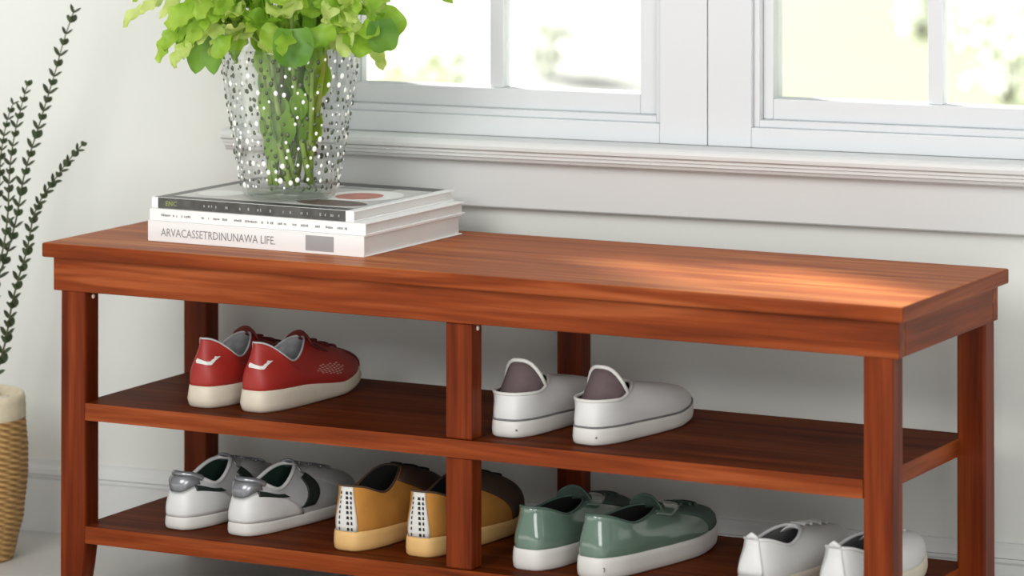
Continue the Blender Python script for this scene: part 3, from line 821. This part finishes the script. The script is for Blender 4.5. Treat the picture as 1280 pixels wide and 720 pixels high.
slip_on(.6360, .0500, -.02, 'white leather slip-on with plum lining on the upper shelf, beside the middle post')
slip_on(.7425, .0520, -.10, 'white leather slip-on with plum lining on the upper shelf, right of its pair')
# --- white and silver pair, lower shelf left
def silver_shoe(x, y, phi, label):
    s = Shoe('sneaker', label, 'white and silver sneakers on the lower shelf', x, y, S2Z, phi, L=.245, W=.0400, Wh=.0340, hs=.017, ts=.016, spring=.008, zh=.0680, zs=.052, zt=.073, y0=.050, y1=.46, wq=.026, toe=.024, bulge=.004, bend=.002, vdrop=.016)
    s.build_sole(M['white_rub']); s.build_upper(M['pgrey']); s.build_lining(M['dkgreen']); s.collar(M['white'], .0026)
    # white heel counter with a wavy top, silver padded tab over it
    s.patch('heel_counter', M['white'], lambda u, v: (-1.35+2.7*u, .02+v*(.60-.10*math.cos((u-.5)*2*PI*1.6))), 30, 8, .0012)
    s.patch('heel_tab', M['silver'], lambda u, v: (-.78+1.56*u, .70-.14*math.cos((u-.5)*5)+v*(.29+.14*math.cos((u-.5)*5))), 26, 10, lambda u, v: .0015+.0060*math.sin(PI*u)**.7*math.sin(PI*min(1, v*.85+.05))**.8)
    s.collar(M['silver'], .0042, 'collar_padding', -.9, .9)
    s.patch('collar_stripe', M['stripe'], lambda u, v: (.60+.85*u, .60+.06*u+v*(.15)), 14, 4, .0014)
    s.patch('side_stripe', M['stripe'], lambda u, v: (1.34+.74*v+.22*u, .20+.68*v), 5, 12, .0014)
    s.patch('vamp', M['pgrey'], lambda u, v: (2.15+1.98*u, .08+.80*v), 24, 8, .0010)
    s.tongue(M['silver'], .021, .010, .004, .6)
    s.laces(M['silver'], 4, .6, .95, .34, .002)
silver_shoe(.1690, .0470, -.06, 'white and silver sneaker with dark green lining on the lower shelf, leftmost of all')
silver_shoe(.2580, .0520, -.10, 'white and silver sneaker with dark green side stripe beside the mustard shoe')
# --- mustard pair
def mustard_shoe(x, y, phi, label):
    s = Shoe('suede_shoe', label, 'mustard suede shoes on the lower shelf', x, y, S2Z, phi, L=.242, W=.0395, Wh=.0345, hs=.025, ts=.020, spring=.008, zh=.0790, zs=.066, zt=.087, y0=.020, y1=.48, wq=.0265, toe=.030, bulge=.003, bend=.002, vdrop=.014, qe=.75)
    s.build_sole(M['tan']); s.build_upper(M['must']); s.build_lining(M['black']); s.collar(M['brown'], .0015)
    s.patch('vamp', M['brown'], lambda u, v: (2.0+2.28*u, .02+.96*v), 26, 10, .0010)  # dark brown laid over the mustard to paint the deep shade at the toe
    s.laces(M['black'], 3, .6, .95, .30, .0016)
    tp = s.patch('heel_tape', M['white_rub'], lambda u, v: (-.17+.44*u, .02+.97*v), 6, 10, .0012)
    bm = bmesh.new()
    for row in range(8):
        for (du, w_) in ((-.0062, .0009), (.0004, .0017), (.0062, .0015)):
            s.add_poly(bm, .04, .07+.112*row, [(du-w_, -.0018), (du+w_, -.0018), (du+w_*.8, .0018), (du-w_*.8, .0018)], .0024)
    obj('woven_dots', bm, M['black'], tp)
mustard_shoe(.4210, .0390, -.04, 'mustard suede shoe with dotted white heel tape, left of its pair')
mustard_shoe(.5160, .0500, -.06, 'mustard suede shoe with dotted white heel tape, half hidden by the middle post')
# --- sage green pair
def green_shoe(x, y, phi, label, mark):
    s = Shoe('sneaker', label, 'sage green sneakers on the lower shelf', x, y, S2Z, phi, L=.262, W=.0425, Wh=.0370, hs=.026, ts=.024, spring=.006, zh=.0745, zs=.060, zt=.067, y0=.025, y1=.50, wq=.028, toe=.026, bulge=.003, bend=.002, vdrop=.012)
    s.build_sole(M['white_rub']); s.build_upper(M['sage']); s.build_lining(M['black']); s.collar(M['sagefab'], .0015)
    s.patch('vamp', M['sagefab'], lambda u, v: (2.25+1.78*u, .03+.94*v), 24, 8, .0010)
    s.tongue(M['sagefab'], .025, .019, .010, .66)
    s.laces(M['sagefab'], 3, .52, .70, .36, .0022)
    s.patch('strap', M['sage'], lambda u, v: (2.05+2.18*u, .74+.20*v), 20, 5, .0032)
    if mark:
        bm = bmesh.new()
        x_, y_, v_ = s.outline(.30, .0006)
        for (a, b) in (((0, .014), (.0016, .0146)), ((.0016, .0146), (.0018, .011)), ((.0018, .011), (.0006, .0095))):
            add_tube(bm, [(x_+a[0], y_-.0002, a[1]), (x_+b[0], y_+.0006, b[1])], .0005, 5)
        obj('sole_mark', bm, M['greylin'], s.root)
green_shoe(.6670, .0460, -.04, 'sage green patent sneaker with white sole, left of its pair', False)
green_shoe(.7530, .0420, -.16, 'sage green patent sneaker with white sole, right of its pair', True)
# --- white pair at the right end
def white_shoe(x, y, phi, label):
    s = Shoe('sneaker', label, 'plain white sneakers at the right end of the lower shelf', x, y, S2Z, phi, L=.242, W=.0400, Wh=.0350, hs=.022, ts=.020, spring=.008, zh=.0660, zs=.054, zt=.064, y0=.040, y1=.48, wq=.026, toe=.030, bulge=.004, bend=.002)
    s.build_sole(M['cream']); s.build_upper(M['white']); s.build_lining(M['greylin']); s.collar(M['white'], .0022)
    s.tongue(M['white'], .020, .003, .004, .6)
    s.laces(M['white'], 4, .6, .93, .32, .0018)
    s.patch('heel_tab', M['white'], lambda u, v: (-.26+.52*u, .10+v*(.90)), 10, 8, .0016)
    bm = bmesh.new()
    G = [[s.q((u-.5)*.5) + Vector((0, -.0020*t, .009*t*(1-abs(u-.5)*1.2))) for u in [k/6 for k in range(7)]] for t in (0, .5, 1)]
    add_grid(bm, G); o = obj('pull_tab', bm, M['white'], s.root, True)
    md = o.modifiers.new('thick', 'SOLIDIFY'); md.thickness = .003; md.offset = 0
white_shoe(.9630, .0400, -.06, 'plain white sneaker on the lower shelf, left of the front right leg')
white_shoe(1.0655, .0420, -.04, 'plain white sneaker on the lower shelf, partly behind the front right leg')
# ------------------------------------------------------------------ light and camera
w = bpy.data.worlds.new('overcast_sky'); scene.world = w; w.use_nodes = True
nt = w.node_tree; bg = nt.nodes['Background']
tc = nt.nodes.new('ShaderNodeTexCoord'); sx = nt.nodes.new('ShaderNodeSeparateXYZ'); rp = nt.nodes.new('ShaderNodeValToRGB')
nt.links.new(tc.outputs['Generated'], sx.inputs[0]); nt.links.new(sx.outputs['Z'], rp.inputs['Fac'])
rp.color_ramp.elements[0].position = 0; rp.color_ramp.elements[0].color = (.60, .605, .61, 1)
rp.color_ramp.elements[1].position = .8; rp.color_ramp.elements[1].color = (1.12, 1.13, 1.15, 1)
nt.links.new(rp.outputs['Color'], bg.inputs['Color']); bg.inputs['Strength'].default_value = .53
def lamp(name, kind, loc, target, energy, size=1, col=(1, 1, 1)):
    ld = bpy.data.lights.new(name, kind); ld.energy = energy; ld.color = col
    if kind == 'AREA': ld.size = size
    if kind == 'SUN': ld.angle = size
    o = bpy.data.objects.new(name, ld); COL.objects.link(o); o.location = loc
    o.rotation_euler = (Vector(target)-Vector(loc)).to_track_quat('-Z', 'Y').to_euler()
    return o
lamp('sun', 'SUN', (-2.6, 2.0, 1.35), (0, 0, 0), 24.0, math.radians(10), (1, .97, .92))
lamp('unseen_windows_light', 'AREA', (.15, -3.3, 2.05), (.5, .2, .25), 72, 1.6, (1, .995, .985))  # soft area light standing in for the room's other, unseen windows
lamp('fill_lamp', 'AREA', (2.7, -3.3, 1.25), (.75, .3, .3), 58, 1.8, (1, .995, .985))  # unseen fill added to brighten the lower bench and the wall at right
cam = bpy.data.cameras.new('camera'); co = bpy.data.objects.new('camera', cam); COL.objects.link(co)
co.location = CAM; co.rotation_euler = (PI/2, 0, YAW)
cam.sensor_width = 36; cam.lens = F/1280*36
cam.shift_y = (CY-360)/1280
cam.clip_end = 200
cam.dof.use_dof = True; cam.dof.focus_distance = 4.62; cam.dof.aperture_fstop = 5
scene.camera = co
scene.cycles.transparent_max_bounces = 24
